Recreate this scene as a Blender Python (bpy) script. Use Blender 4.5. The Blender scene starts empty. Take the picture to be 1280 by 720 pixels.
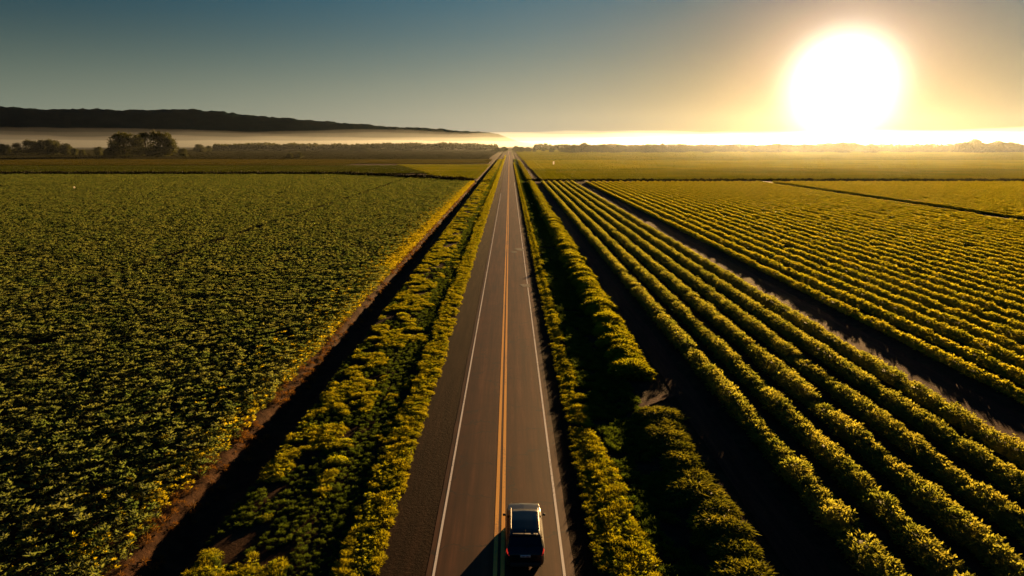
import bpy, math, random
import numpy as np
from mathutils import Vector, Matrix
random.seed(7); rng = np.random.default_rng(7)
R = math.radians
scene = bpy.context.scene
COL = scene.collection

# ------------------------------------------------------------------ camera, light, exposure
CAM_H = 23.2
SUN_AZ, SUN_EL = R(25.2), R(4.25)          # azimuth to the right of the road
SUN_DIR = Vector((math.sin(SUN_AZ)*math.cos(SUN_EL), math.cos(SUN_AZ)*math.cos(SUN_EL), math.sin(SUN_EL)))
cam = bpy.data.cameras.new('camera'); cam_o = bpy.data.objects.new('camera', cam); COL.objects.link(cam_o)
cam.lens = 24; cam.sensor_width = 36; cam.clip_start = .5; cam.clip_end = 40000
cam_o.location = (0, 0, CAM_H); cam_o.rotation_euler = (R(90-11.9), 0, R(-0.2))
scene.camera = cam_o

world = bpy.data.worlds.new('World'); scene.world = world; world.use_nodes = True
nt = world.node_tree; nt.nodes.clear()
def N(nt, typ, **kw):
    n = nt.nodes.new(typ)
    for k, v in kw.items():
        if k.startswith('i_'): n.inputs[k[2:].replace('_', ' ')].default_value = v
        else: setattr(n, k, v)
    return n
def math_node(nt, op, a, b=None):
    m = nt.nodes.new('ShaderNodeMath'); m.operation = op
    for i, v in enumerate((a, b)):
        if v is None: continue
        if isinstance(v, (int, float)): m.inputs[i].default_value = v
        else: nt.links.new(v, m.inputs[i])
    return m.outputs[0]
EXPO = 2.05; E = 2**EXPO
sky = N(nt, 'ShaderNodeTexSky', sky_type='NISHITA', sun_disc=False, sun_elevation=SUN_EL, sun_rotation=SUN_AZ,
        altitude=0, air_density=2.0, dust_density=.3, ozone_density=8.0)
tint = N(nt, 'ShaderNodeMix', data_type='RGBA', blend_type='MULTIPLY'); tint.inputs[0].default_value = 1
nt.links.new(sky.outputs[0], tint.inputs[6]); tint.inputs[7].default_value = (.02, .34, .40, 1)
bg = N(nt, 'ShaderNodeBackground'); bg.inputs[1].default_value = .05
nt.links.new(tint.outputs[2], bg.inputs[0])
# aureole of the low sun in the damp air, a function of the angle to the sun
tc = N(nt, 'ShaderNodeTexCoord')
dot = N(nt, 'ShaderNodeVectorMath', operation='DOT_PRODUCT'); nt.links.new(tc.outputs['Generated'], dot.inputs[0]); dot.inputs[1].default_value = SUN_DIR
ang = math_node(nt, 'ARCCOSINE', math_node(nt, 'MINIMUM', dot.outputs['Value'], 1.0))
def gauss(w, amp, p=2):
    e = math_node(nt, 'POWER', math_node(nt, 'DIVIDE', ang, R(w)), p)
    return math_node(nt, 'MULTIPLY', math_node(nt, 'POWER', 2.718, math_node(nt, 'MULTIPLY', e, -1.0)), amp)
def glow(strength, color):
    b = N(nt, 'ShaderNodeBackground'); b.inputs[0].default_value = (*color, 1); nt.links.new(strength, b.inputs[1]); return b.outputs[0]
def add(a, b):
    s = N(nt, 'ShaderNodeAddShader'); nt.links.new(a, s.inputs[0]); nt.links.new(b, s.inputs[1]); return s.outputs[0]
sep = N(nt, 'ShaderNodeSeparateXYZ'); nt.links.new(tc.outputs['Generated'], sep.inputs[0])
elev = math_node(nt, 'MAXIMUM', math_node(nt, 'ARCSINE', sep.outputs[2]), 0.0)
def fall(src, w, amp, p):
    e = math_node(nt, 'POWER', math_node(nt, 'DIVIDE', src, R(w)), p)
    return math_node(nt, 'MULTIPLY', math_node(nt, 'POWER', 2.718, math_node(nt, 'MULTIPLY', e, -1.0)), amp)
def mul(a, b): return math_node(nt, 'MULTIPLY', a, b)
h_ = fall(elev, 6, 1/E, 1.8)
ring = math_node(nt, 'SUBTRACT', 1.0, fall(ang, 17, .9, 2))                      # the cool air light gives way to peach near the sun
sh = add(bg.outputs[0], glow(mul(h_, ring), (.17, .21, .17)))                             # pale damp air low over the horizon
sh = add(sh, glow(mul(h_, fall(ang, 55, 1, 2)), (.22, .085, .035)))              # warmer towards the sun
sh = add(sh, glow(mul(ring, fall(ang, 42, 1/E, 2)), (.04, .115, .125)))
sh = add(sh, glow(mul(fall(elev, 10, 1/E, 2), fall(ang, 30, 1, 2)), (.25, .12, .055)))
sh = add(sh, glow(fall(ang, 7.5, 1/E, 2), (.22, .03, .0)))
sh = add(sh, glow(fall(ang, 2.7, 5/E, 2.3), (1, .88, .70)))                      # the sun seen through mist
sh = add(sh, glow(fall(ang, 5.6, .5/E, 2), (1, .74, .48)))
wo = N(nt, 'ShaderNodeOutputWorld'); nt.links.new(sh, wo.inputs[0])

sun = bpy.data.lights.new('sun', 'SUN'); sun.energy = 5; sun.angle = R(.5); sun.color = (1, .58, .22)
sun_o = bpy.data.objects.new('sun', sun); COL.objects.link(sun_o)
sun_o.rotation_euler = SUN_DIR.to_track_quat('Z', 'Y').to_euler(); sun_o.location = (60, 120, 90)

vs = scene.view_settings; vs.view_transform = 'Standard'; vs.look = 'None'; vs.gamma = 1; vs.exposure = EXPO
cy = scene.cycles
cy.use_denoising = True; cy.max_bounces = 5; cy.diffuse_bounces = 2; cy.glossy_bounces = 2; cy.transmission_bounces = 3
cy.volume_bounces = 0; cy.sample_clamp_indirect = 4

# ------------------------------------------------------------------ helpers
def tag(o, label=None, cat=None, group=None, kind=None):
    for k, v in (('label', label), ('category', cat), ('group', group), ('kind', kind)):
        if v: o[k] = v
    return o
def link(name, mesh, parent=None, loc=None):
    o = bpy.data.objects.new(name, mesh); COL.objects.link(o)
    if parent: o.parent = parent
    if loc is not None: o.location = loc
    return o
def empty(name, loc, rz=0):
    o = bpy.data.objects.new(name, None); COL.objects.link(o); o.location = loc; o.rotation_euler = (0, 0, rz); o.empty_display_size = .2
    return o
def mesh_np(name, V, F, mat, smooth=False):
    """V (n,3); F list of arrays (m,k)"""
    me = bpy.data.meshes.new(name)
    V = np.asarray(V, dtype=np.float32)
    Fs = [np.asarray(f, dtype=np.int32) for f in (F if isinstance(F, list) else [F]) if len(f)]
    loops = np.concatenate([f.ravel() for f in Fs]); tot = np.concatenate([np.full(len(f), f.shape[1]) for f in Fs])
    me.vertices.add(len(V)); me.vertices.foreach_set('co', V.ravel())
    me.loops.add(len(loops)); me.loops.foreach_set('vertex_index', loops)
    me.polygons.add(len(tot)); st = np.concatenate([[0], np.cumsum(tot)[:-1]])
    me.polygons.foreach_set('loop_start', st.astype(np.int32)); me.polygons.foreach_set('loop_total', tot.astype(np.int32))
    me.materials.append(mat)
    me.update(calc_edges=True); me.validate()
    if smooth: me.polygons.foreach_set('use_smooth', np.ones(len(tot), bool))
    return me
def _hash(ix, iy, s):
    n = (ix*374761393 + iy*668265263 + s*974634777) & 0x7fffffff
    n = ((n ^ (n >> 13))*1274126177) & 0x7fffffff
    return ((n ^ (n >> 16)) & 0xffff)/65535.0
def vnoise(x, y, s=0):
    x = np.asarray(x, float); y = np.asarray(y, float)
    ix = np.floor(x).astype(np.int64); iy = np.floor(y).astype(np.int64); fx = x-ix; fy = y-iy
    fx = fx*fx*(3-2*fx); fy = fy*fy*(3-2*fy)
    a = _hash(ix, iy, s); b = _hash(ix+1, iy, s); c = _hash(ix, iy+1, s); d = _hash(ix+1, iy+1, s)
    return (a*(1-fx)+b*fx)*(1-fy)+(c*(1-fx)+d*fx)*fy
def fbm(x, y, s=0, o=3):
    t = 0; a = .5; w = 0
    for k in range(o): t = t+a*vnoise(np.asarray(x)*2**k, np.asarray(y)*2**k, s+k); w += a; a *= .5
    return t/w
def unit(a): return a/np.maximum(np.linalg.norm(a, axis=1, keepdims=True), 1e-9)
def leaf_arrays(P, D, Nn, L, W, droop=.15, fold=.18):
    """diamond leaves folded along the midrib"""
    n = len(P); D = unit(D); S = unit(np.cross(D, Nn)); U = unit(np.cross(S, D))
    L = np.broadcast_to(L, n)[:, None]; W = np.broadcast_to(W, n)[:, None]
    a = P; b = P+D*L*.45+S*W*.5+U*W*fold; c = P+D*L-U*L*droop; d = P+D*L*.45-S*W*.5+U*W*fold
    V = np.stack([a, b, c, d], 1).reshape(-1, 3)
    i = np.arange(n)[:, None]*4
    F = np.concatenate([i+np.array([[0, 1, 2]]), i+np.array([[0, 2, 3]])])
    return V, F
def merge(parts):
    Vs, Fs, o = [], {}, 0
    for V, F in parts:
        for f in (F if isinstance(F, list) else [F]):
            Fs.setdefault(f.shape[1], []).append(f+o)
        Vs.append(V); o += len(V)
    return np.concatenate(Vs), [np.concatenate(v) for v in Fs.values()]
def tube(p0, p1, r0, r1, n=6):
    p0 = np.array(p0, float); p1 = np.array(p1, float); d = p1-p0; d = d/np.linalg.norm(d)
    u = np.cross(d, [0, 0, 1.0] if abs(d[2]) < .9 else [1.0, 0, 0]); u = u/np.linalg.norm(u); v = np.cross(d, u)
    a = np.arange(n)*2*math.pi/n; ring = np.cos(a)[:, None]*u+np.sin(a)[:, None]*v
    V = np.concatenate([p0+ring*r0, p1+ring*r1]); i = np.arange(n); j = (i+1) % n
    return V, np.stack([i, j, j+n, i+n], 1)
def box_arr(c, s):
    c = np.array(c); h = np.array(s)/2
    V = np.array([[x, y, z] for x in (-1, 1) for y in (-1, 1) for z in (-1, 1)])*h+c
    return V, np.array([[0, 1, 3, 2], [4, 6, 7, 5], [0, 4, 5, 1], [2, 3, 7, 6], [0, 2, 6, 4], [1, 5, 7, 3]])

# ------------------------------------------------------------------ materials
def mat_new(name):
    m = bpy.data.materials.new(name); m.use_nodes = True; t = m.node_tree; t.nodes.clear()
    out = t.nodes.new('ShaderNodeOutputMaterial'); return m, t, out
def ramp(t, src, stops):
    r = t.nodes.new('ShaderNodeValToRGB'); e = r.color_ramp.elements
    while len(e) < len(stops): e.new(.5)
    for k, (p, c) in zip(e, stops): k.position = p; k.color = (*c, 1)
    t.links.new(src, r.inputs[0]); return r.outputs[0]
def noise_out(t, scale, detail=3, vec=None, rough=.6, scl=None):
    n = t.nodes.new('ShaderNodeTexNoise'); n.inputs['Scale'].default_value = scale; n.inputs['Detail'].default_value = detail; n.inputs['Roughness'].default_value = rough
    if vec is not None:
        if scl:
            m = t.nodes.new('ShaderNodeVectorMath'); m.operation = 'MULTIPLY'; t.links.new(vec, m.inputs[0]); m.inputs[1].default_value = scl; vec = m.outputs[0]
        t.links.new(vec, n.inputs['Vector'])
    return n.outputs['Fac']
def leaf_mat(name, c1, c2, trans, tmix=.5, scale=.6, rough=.7):
    m, t, out = mat_new(name)
    g = t.nodes.new('ShaderNodeNewGeometry')
    f = noise_out(t, scale, 4, g.outputs['Position'])
    c = ramp(t, f, [(.35, c1), (.65, c2)])
    p = t.nodes.new('ShaderNodeBsdfPrincipled'); t.links.new(c, p.inputs['Base Color']); p.inputs['Roughness'].default_value = rough
    p.inputs['Specular IOR Level'].default_value = .14
    tr = t.nodes.new('ShaderNodeBsdfTranslucent')
    c2_ = t.nodes.new('ShaderNodeMix'); c2_.data_type = 'RGBA'; c2_.blend_type = 'MULTIPLY'; c2_.inputs[0].default_value = 1
    t.links.new(c, c2_.inputs[6]); c2_.inputs[7].default_value = (*trans, 1); t.links.new(c2_.outputs[2], tr.inputs[0])
    mx = t.nodes.new('ShaderNodeMixShader'); mx.inputs[0].default_value = tmix
    t.links.new(p.outputs[0], mx.inputs[1]); t.links.new(tr.outputs[0], mx.inputs[2]); t.links.new(mx.outputs[0], out.inputs[0])
    return m
def plain(name, col, rough=.5, metal=0, spec=.5, emit=None, es=0, coat=0):
    m, t, out = mat_new(name); p = t.nodes.new('ShaderNodeBsdfPrincipled')
    n = noise_out(t, 9, 2); c = ramp(t, n, [(.3, tuple(x*.85 for x in col)), (.7, tuple(min(1, x*1.1) for x in col))])
    t.links.new(c, p.inputs['Base Color']); p.inputs['Roughness'].default_value = rough; p.inputs['Metallic'].default_value = metal
    p.inputs['Specular IOR Level'].default_value = spec; p.inputs['Coat Weight'].default_value = coat
    if emit: p.inputs['Emission Color'].default_value = (*emit, 1); p.inputs['Emission Strength'].default_value = es
    t.links.new(p.outputs[0], out.inputs[0]); return m
M = {}
M['crop'] = leaf_mat('crop_leaf', (.05, .088, .030), (.11, .135, .052), (2.4, 2.1, 1.0), .5, .35)
M['edge'] = leaf_mat('edge_leaf', (.17, .19, .016), (.32, .31, .026), (2.6, 2.1, .6), .5, .8)
M['row'] = leaf_mat('row_leaf', (.08, .115, .025), (.16, .18, .045), (3.0, 2.4, 1.0), .58, .5)
M['row_low'] = leaf_mat('row_low_leaf', (.14, .18, .02), (.24, .25, .035), (2.6, 2.1, .7), .6, .5)
M['weed'] = leaf_mat('weed_leaf', (.11, .15, .010), (.22, .25, .016), (2.6, 2.2, .5), .5, .8)
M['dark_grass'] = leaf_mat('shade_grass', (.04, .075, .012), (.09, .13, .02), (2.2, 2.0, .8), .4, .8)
M['tussock'] = leaf_mat('tussock_blade', (.12, .155, .012), (.23, .24, .02), (2.6, 2.2, .6), .5, .7)
M['dry'] = leaf_mat('dry_stem', (.10, .06, .016), (.16, .10, .025), (1.8, 1.3, .6), .3, .8)
M['tree_leaf'] = leaf_mat('tree_leaf', (.03, .045, .015), (.06, .075, .02), (1.5, 1.2, .6), .3, .2)
M['bark'] = plain('bark', (.03, .02, .015), .95, spec=.05)

def ground_mat():
    m, t, out = mat_new('field_soil'); g = t.nodes.new('ShaderNodeNewGeometry'); P = g.outputs['Position']
    a = ramp(t, noise_out(t, .9, 8, P), [(.3, (.022, .011, .006)), (.55, (.045, .023, .012)), (.75, (.085, .045, .022))])
    far = ramp(t, noise_out(t, 1, 4, P, scl=(.0011, .006, 0)), [(.36, (.03, .032, .008)), (.5, (.05, .045, .012)), (.64, (.035, .05, .012))])
    sx = t.nodes.new('ShaderNodeSeparateXYZ'); t.links.new(P, sx.inputs[0])
    mr = t.nodes.new('ShaderNodeMapRange'); t.links.new(sx.outputs[1], mr.inputs[0]); mr.inputs[1].default_value = 1400; mr.inputs[2].default_value = 1900
    mx = t.nodes.new('ShaderNodeMix'); mx.data_type = 'RGBA'; t.links.new(mr.outputs[0], mx.inputs[0]); t.links.new(a, mx.inputs[6]); t.links.new(far, mx.inputs[7])
    p = t.nodes.new('ShaderNodeBsdfPrincipled'); t.links.new(mx.outputs[2], p.inputs['Base Color']); p.inputs['Roughness'].default_value = .95; p.inputs['Specular IOR Level'].default_value = .03
    b = t.nodes.new('ShaderNodeBump'); b.inputs['Strength'].default_value = .9; b.inputs['Distance'].default_value = .12
    t.links.new(noise_out(t, 3.5, 8, P, .7), b.inputs['Height']); t.links.new(b.outputs[0], p.inputs['Normal'])
    t.links.new(p.outputs[0], out.inputs[0]); return m
def dirt_mat(name, c1, c2, c3, ruts=True):
    m, t, out = mat_new(name); g = t.nodes.new('ShaderNodeNewGeometry'); P = g.outputs['Position']
    f = noise_out(t, 1, 6, P, scl=(2.2, .12, 1)) if ruts else noise_out(t, 1, 6, P)
    f2 = noise_out(t, 4, 8, P, .75)
    mixf = math_node(t, 'ADD', math_node(t, 'MULTIPLY', f, .6), math_node(t, 'MULTIPLY', f2, .4))
    c = ramp(t, mixf, [(.38, c1), (.5, c2), (.64, c3)])
    p = t.nodes.new('ShaderNodeBsdfPrincipled'); t.links.new(c, p.inputs['Base Color']); p.inputs['Roughness'].default_value = .95; p.inputs['Specular IOR Level'].default_value = .03
    b = t.nodes.new('ShaderNodeBump'); b.inputs['Strength'].default_value = .8; b.inputs['Distance'].default_value = .08
    t.links.new(f2, b.inputs['Height']); t.links.new(b.outputs[0], p.inputs['Normal']); t.links.new(p.outputs[0], out.inputs[0]); return m
def asphalt_mat():
    m, t, out = mat_new('asphalt'); g = t.nodes.new('ShaderNodeNewGeometry'); P = g.outputs['Position']
    f = noise_out(t, 1, 5, P, scl=(1.6, .05, 1)); f2 = noise_out(t, 30, 6, P, .8); f3 = noise_out(t, .25, 4, P)
    s = math_node(t, 'ADD', math_node(t, 'MULTIPLY', f, .70), math_node(t, 'ADD', math_node(t, 'MULTIPLY', f2, .12), math_node(t, 'MULTIPLY', f3, .18)))
    c = ramp(t, s, [(.40, (.034, .012, .006)), (.49, (.060, .021, .009)), (.53, (.070, .025, .011)), (.62, (.115, .043, .019))])
    # tar-sealed cracks
    v = t.nodes.new('ShaderNodeTexVoronoi'); v.feature = 'DISTANCE_TO_EDGE'; v.inputs['Scale'].default_value = .16
    wv = t.nodes.new('ShaderNodeVectorMath'); wv.operation = 'ADD'; t.links.new(P, wv.inputs[0])
    nn = t.nodes.new('ShaderNodeTexNoise'); nn.inputs['Scale'].default_value = .8; nn.inputs['Detail'].default_value = 4; t.links.new(P, nn.inputs['Vector'])
    ms = t.nodes.new('ShaderNodeVectorMath'); ms.operation = 'SCALE'; ms.inputs[3].default_value = 2.5; t.links.new(nn.outputs['Color'], ms.inputs[0]); t.links.new(ms.outputs[0], wv.inputs[1]); t.links.new(wv.outputs[0], v.inputs['Vector'])
    lt = math_node(t, 'MULTIPLY', math_node(t, 'LESS_THAN', v.outputs['Distance'], .009), .75)
    mx = t.nodes.new('ShaderNodeMix'); mx.data_type = 'RGBA'; t.links.new(lt, mx.inputs[0]); t.links.new(c, mx.inputs[6]); mx.inputs[7].default_value = (.02, .017, .015, 1)
    p = t.nodes.new('ShaderNodeBsdfPrincipled'); t.links.new(mx.outputs[2], p.inputs['Base Color']); p.inputs['Roughness'].default_value = .62; p.inputs['Specular IOR Level'].default_value = .14; p.inputs['Specular Tint'].default_value = (1, .8, .65, 1)
    b = t.nodes.new('ShaderNodeBump'); b.inputs['Strength'].default_value = .35; b.inputs['Distance'].default_value = .01
    t.links.new(f2, b.inputs['Height']); t.links.new(b.outputs[0], p.inputs['Normal']); t.links.new(p.outputs[0], out.inputs[0]); return m
def paint_mat(name, c, worn):
    m, t, out = mat_new(name); g = t.nodes.new('ShaderNodeNewGeometry'); P = g.outputs['Position']
    f = noise_out(t, 6, 8, P, .8); f2 = noise_out(t, 1, 3, P, scl=(1, .12, 1))
    s = math_node(t, 'ADD', math_node(t, 'MULTIPLY', f, .6), math_node(t, 'MULTIPLY', f2, .4))
    cc = ramp(t, s, [(.40, worn), (.47, c), (1, c)])
    p = t.nodes.new('ShaderNodeBsdfPrincipled'); t.links.new(cc, p.inputs['Base Color']); p.inputs['Roughness'].default_value = .6
    t.links.new(p.outputs[0], out.inputs[0]); return m
M['soil'] = ground_mat()
M['shoulder'] = dirt_mat('shoulder_gravel', (.009, .004, .0025), (.017, .008, .0045), (.032, .015, .008))
M['track'] = dirt_mat('track_dirt', (.042, .015, .009), (.064, .023, .014), (.095, .038, .022))
M['asphalt'] = asphalt_mat()
M['white_paint'] = paint_mat('white_line', (.85, .80, .72), (.22, .17, .14))
M['yellow_paint'] = paint_mat('yellow_line', (.95, .43, .02), (.5, .22, .03))

# ------------------------------------------------------------------ ground
PROF = [(-1e5, 0), (-21.9, 0), (-21.5, -.12), (-20.5, -1.15), (-19.2, -1.25), (-18.3, -.25), (-17.3, -.02), (-12.6, -.02), (-11.6, -.12), (-10.3, -.15), (-9.5, -.05), (-7.5, -.02), (-5, -.03), (-4.6, -.05), (3.7, -.05), (4.4, -.03), (5, 0), (7.6, -.05),
        (8.7, -.3), (10.2, -.35), (11.1, -.05), (12, .05), (14.5, .02), (15.2, -.08), (18, -.08), (18.8, 0), (39.2, 0), (39.9, -.2), (45, -.2), (45.8, 0), (1e5, 0)]
px_, pz_ = np.array(PROF).T
def gz(x, y):
    x = np.asarray(x, float); y = np.asarray(y, float)
    z = np.interp(x, px_, pz_)
    near = np.clip((2300-y)/1500, 0, 1)
    rough = (fbm(x*1.3, y*1.3, 3)-.5)*.10*((x < -5)|(x > 4.2))
    bank = ((x < -17.5)&(x > -22))*(fbm(x*.9, y*.35, 9)-.5)*.35
    z = np.where(y < 1500, z+rough+bank, z)
    # crossing field ditches beyond the near fields
    dr = np.abs(y-449); z = z-np.where((x > 9), np.clip(1-dr/7, 0, 1)*.9, 0)
    yl = np.interp(x, [-2000, -129, -60, -24], [560, 539, 480, 440]); dl = np.abs(y-yl)
    z = z-np.where((x < -12), np.clip(1-dl/9, 0, 1)*1.1, 0)
    return z
xs = np.unique(np.concatenate([[-12000, -6000, -3000, -1500, -900, -600], np.arange(-420, -130, 15), np.arange(-130, -30, 4), np.arange(-30, -4.4, .35), [-4.6, 0, 3.7], np.arange(4.0, 22, .35), np.arange(22, 60, 1.5), np.arange(60, 400, 15), [500, 700, 1000, 1600, 3000, 6000, 12000]]))
ys = np.unique(np.concatenate([[-800, -400, -200, -100, -50], np.arange(-20, 120, .7), np.arange(120, 400, 2.5), np.arange(400, 620, 2), np.arange(620, 1000, 40), [1200, 1500, 2000, 3000, 5000, 8000, 12000]]))
X, Y = np.meshgrid(xs, ys); Z = gz(X, Y)
V = np.stack([X, Y, Z], -1).reshape(-1, 3); nx, ny = len(xs), len(ys)
i = (np.arange(ny-1)[:, None]*nx+np.arange(nx-1)[None]).ravel()
F = np.stack([i, i+1, i+nx+1, i+nx], 1)
tag(link('ground', mesh_np('ground', V, F, M['soil'], True)), kind='structure')

def strip(name, x0, x1, y0, y1, z, mat, n=60, wob=0, seed=0, crown=0, cols=2, kind='structure'):
    yy = y0+(y1-y0)*(np.linspace(0, 1, n)**2)
    L = x0+(fbm(yy*.7, yy*0, seed)-.5)*wob; Rr = x1+(fbm(yy*.7, yy*0+9, seed)-.5)*wob
    u = np.linspace(0, 1, cols)
    XX = L[:, None]*(1-u)+Rr[:, None]*u; YY = np.repeat(yy[:, None], cols, 1); ZZ = z+crown*(1-(2*u-1)**2)[None]+0*XX
    V = np.stack([XX, YY, ZZ], -1).reshape(-1, 3); i = (np.arange(n-1)[:, None]*cols+np.arange(cols-1)[None]).ravel()
    o = link(name, mesh_np(name, V, np.stack([i, i+1, i+cols+1, i+cols], 1), mat, True)); return tag(o, kind=kind)
strip('shoulder', -7.4, -4.35, -60, 2400, .012, M['shoulder'], 700, .5, 5, 0)
strip('shoulder', 3.45, 4.85, -60, 2400, .012, M['shoulder'], 700, .5, 6, 0)
strip('road', -4.62, 3.58, -60, 2400, .02, M['asphalt'], 500, .10, 7, .05, 9)
def zroad(x): u = (x+4.62)/8.2; return .02+.05*(1-(2*u-1)**2)
for x, w, m, y1 in ((-4.2, .14, 'white_paint', 330), (3.0, .15, 'white_paint', 428), (-.82, .23, 'yellow_paint', 1500), (-.41, .23, 'yellow_paint', 1500)):
    strip('road_marking', x-w/2, x+w/2, -60, y1, zroad(x)+.007, M[m], 300)
strip('farm_track', 15.5, 17.9, -40, 440, -.055+.03, M['track'], 300, .5, 11)
strip('dirt_track', 40.2, 44.8, -40, 440, -.2+.07, M['track'], 300, .9, 12)
strip('dirt_track', 154.5, 158.5, 120, 440, .07, M['track'], 80, .9, 13)
# crossing gravel lane at the end of the near fields
V = []; 
xs_ = np.concatenate([np.linspace(4, 12, 9), np.linspace(14, 700, 80)])
ctr = 434+0*xs_+(fbm(xs_*.02, xs_*0, 21)-.5)*3
V = np.concatenate([np.stack([xs_, ctr-2.2, gz(xs_, ctr-2.2)*0+.06], 1), np.stack([xs_, ctr+2.2, gz(xs_, ctr)*0+.06], 1)])
i = np.arange(len(xs_)-1); n_ = len(xs_)
tag(link('cross_track', mesh_np('cross_track', V, np.stack([i, i+1, i+1+n_, i+n_], 1), M['track'])), kind='structure')

# ------------------------------------------------------------------ hills and air
def hills():
    m, t, out = mat_new('hill_forest'); g = t.nodes.new('ShaderNodeNewGeometry')
    c = ramp(t, noise_out(t, .004, 8, g.outputs['Position'], .7), [(.35, (.006, .018, .022)), (.65, (.013, .028, .030))])
    p = t.nodes.new('ShaderNodeBsdfPrincipled'); t.links.new(c, p.inputs['Base Color']); p.inputs['Roughness'].default_value = 1; p.inputs['Specular IOR Level'].default_value = 0
    t.links.new(p.outputs[0], out.inputs[0])
    az = np.linspace(R(-60), R(3), 420); r = np.linspace(7600, 11000, 34)
    A, Rr = np.meshgrid(az, r); d = np.degrees(A)
    crest = np.interp(d, [-60, -37, -34, -30, -27, -24, -20, -15, -9, -4, -1, .6, 3], [450, 412, 392, 388, 405, 425, 362, 300, 240, 198, 160, 60, 0])
    u = (Rr-7600)/3400; prof = np.sin(np.clip(u*1.25, 0, 1)*math.pi)**.8
    x = Rr*np.sin(A); y = Rr*np.cos(A)
    z = crest*prof*(.94+.12*fbm(d*.9, u*5, 31, 5)) + (fbm(d*3.5, u*16, 37, 4)-.5)*34*prof*np.clip(crest/200, 0, 1) - 3
    V = np.stack([x, y, z], -1).reshape(-1, 3); i = (np.arange(33)[:, None]*420+np.arange(419)[None]).ravel()
    tag(link('hills', mesh_np('hills', V, np.stack([i, i+1, i+421, i+420], 1), m, True)), kind='structure')
hills()
def vol_mat(name, dens, aniso, col=(1, 1, 1)):
    m, t, out = mat_new(name); p = t.nodes.new('ShaderNodeVolumePrincipled')
    p.inputs['Density'].default_value = dens; p.inputs['Anisotropy'].default_value = aniso; p.inputs['Color'].default_value = (*col, 1)
    t.links.new(p.outputs[0], out.inputs['Volume']); return m
V, F = box_arr((0, 5700, 250), (24600, 13400, 508))
tag(link('haze', mesh_np('haze', V, F, vol_mat('haze_air', 1.8e-6, .8, (.7, .92, 1)))), 'thin pale air haze over the whole valley', 'haze', kind='stuff')
def fog_ring(name, r0, r1, a0, a1, z0, z1, dens, aniso, label, seed):
    n = 90; a = np.linspace(R(a0), R(a1), n)
    ri = r0*(1+.10*(fbm(a*9, a*0, seed)-.5)); ro = r1+0*a; zt = z1*(1+.35*(fbm(a*11, a*0+4, seed, 4)-.5))
    rings = []
    for rr, zz in ((ri, z0+0*a), (ro, z0+0*a), (ro, zt), (ri*.5+ro*.5, zt*1.0), (ri, zt*.8)):
        rings.append(np.stack([rr*np.sin(a), rr*np.cos(a), zz], 1))
    V = np.concatenate(rings); k = len(rings); i = np.arange(n-1); Fq = []
    for q in range(k):
        w = (q+1) % k; Fq.append(np.stack([q*n+i, q*n+i+1, w*n+i+1, w*n+i], 1))
    me = mesh_np(name, V, [np.concatenate(Fq), np.array([[q*n for q in range(k)], [q*n+n-1 for q in range(k)][::-1]])], vol_mat(name+'_air', dens, aniso, (.82, .92, 1)))
    import bmesh
    bm = bmesh.new(); bm.from_mesh(me); bmesh.ops.recalc_face_normals(bm, faces=bm.faces); bm.to_mesh(me); bm.free()
    return tag(link(name, me), label, 'fog', kind='stuff')
fog_ring('fog_bank', 3300, 7000, -62, 62, 1.0, 50, .6e-4, .76, 'white layer of morning fog lying along the foot of the hills', 3)
fog_ring('fog_bank', 3700, 7200, -61, 61, 1.2, 78, .45e-4, .76, 'higher thin veil of fog rising in front of the hills', 8)
fog_ring('fog_bank', 4200, 7100, -60, 60, 1.4, 108, .26e-4, .76, 'thinning upper fog over the valley floor', 12)
fog_ring('fog_bank', 4800, 7300, -59, 59, 1.6, 135, .22e-4, .76, 'topmost wisps of fog against the lower slopes', 19)
fog_ring('ground_mist', 520, 3200, -60, 60, .8, 40, 1.5e-5, .78, 'low golden mist between the far fields and the tree lines', 15)

# ------------------------------------------------------------------ plant meshes
def crop_plant_arr(n, h, spread, L, W, seed, top=0):
    g = np.random.default_rng(seed)
    a = g.random(n)*2*math.pi; r = np.sqrt(g.random(n))*spread*.55; z = h*(.12+(.33 if top else .60)*g.random(n))*(1-.35*r/spread)
    P = np.stack([np.cos(a)*r, np.sin(a)*r, z], 1)
    up = .15+.7*g.random(n)
    if top:   # rosettes of young leaves at the shoot tips
        m = 7; A = []; Pt = []; U = []
        for k in range(top):
            c = g.normal(0, spread*.42, 2); hz = h*(.80+.25*g.random()); b = (np.arange(m)+g.random(m)*.5)/m*6.283
            Pt.append(np.stack([c[0]+np.cos(b)*.02, c[1]+np.sin(b)*.02, np.full(m, hz)], 1)); A.append(b); U.append(.35+.9*g.random(m))
        P = np.concatenate([P]+Pt); a = np.concatenate([a]+A); up = np.concatenate([up]+U); n = len(a)
    D = np.stack([np.cos(a+g.normal(0, .3, n)), np.sin(a+g.normal(0, .3, n)), up], 1)
    Nn = np.stack([g.normal(0, .3, n), g.normal(0, .3, n), np.ones(n)], 1)
    V, F = leaf_arrays(P, D, Nn, L*(.7+.6*g.random(n)), W*(.7+.6*g.random(n)))
    return V, F
def crop_plant_mesh(i):
    V, F = crop_plant_arr(12, .80, .36, .24, .12, 100+i, 3)
    parts = [(V, F)]
    g = random.Random(i)
    for k in range(4):
        a = g.random()*6.28; parts.append(tube((0, 0, -.05), (math.cos(a)*.16, math.sin(a)*.16, .5), .012, .006, 4))
    V, F = merge(parts); return mesh_np('crop_plant', V, F, M['crop'])
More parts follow.
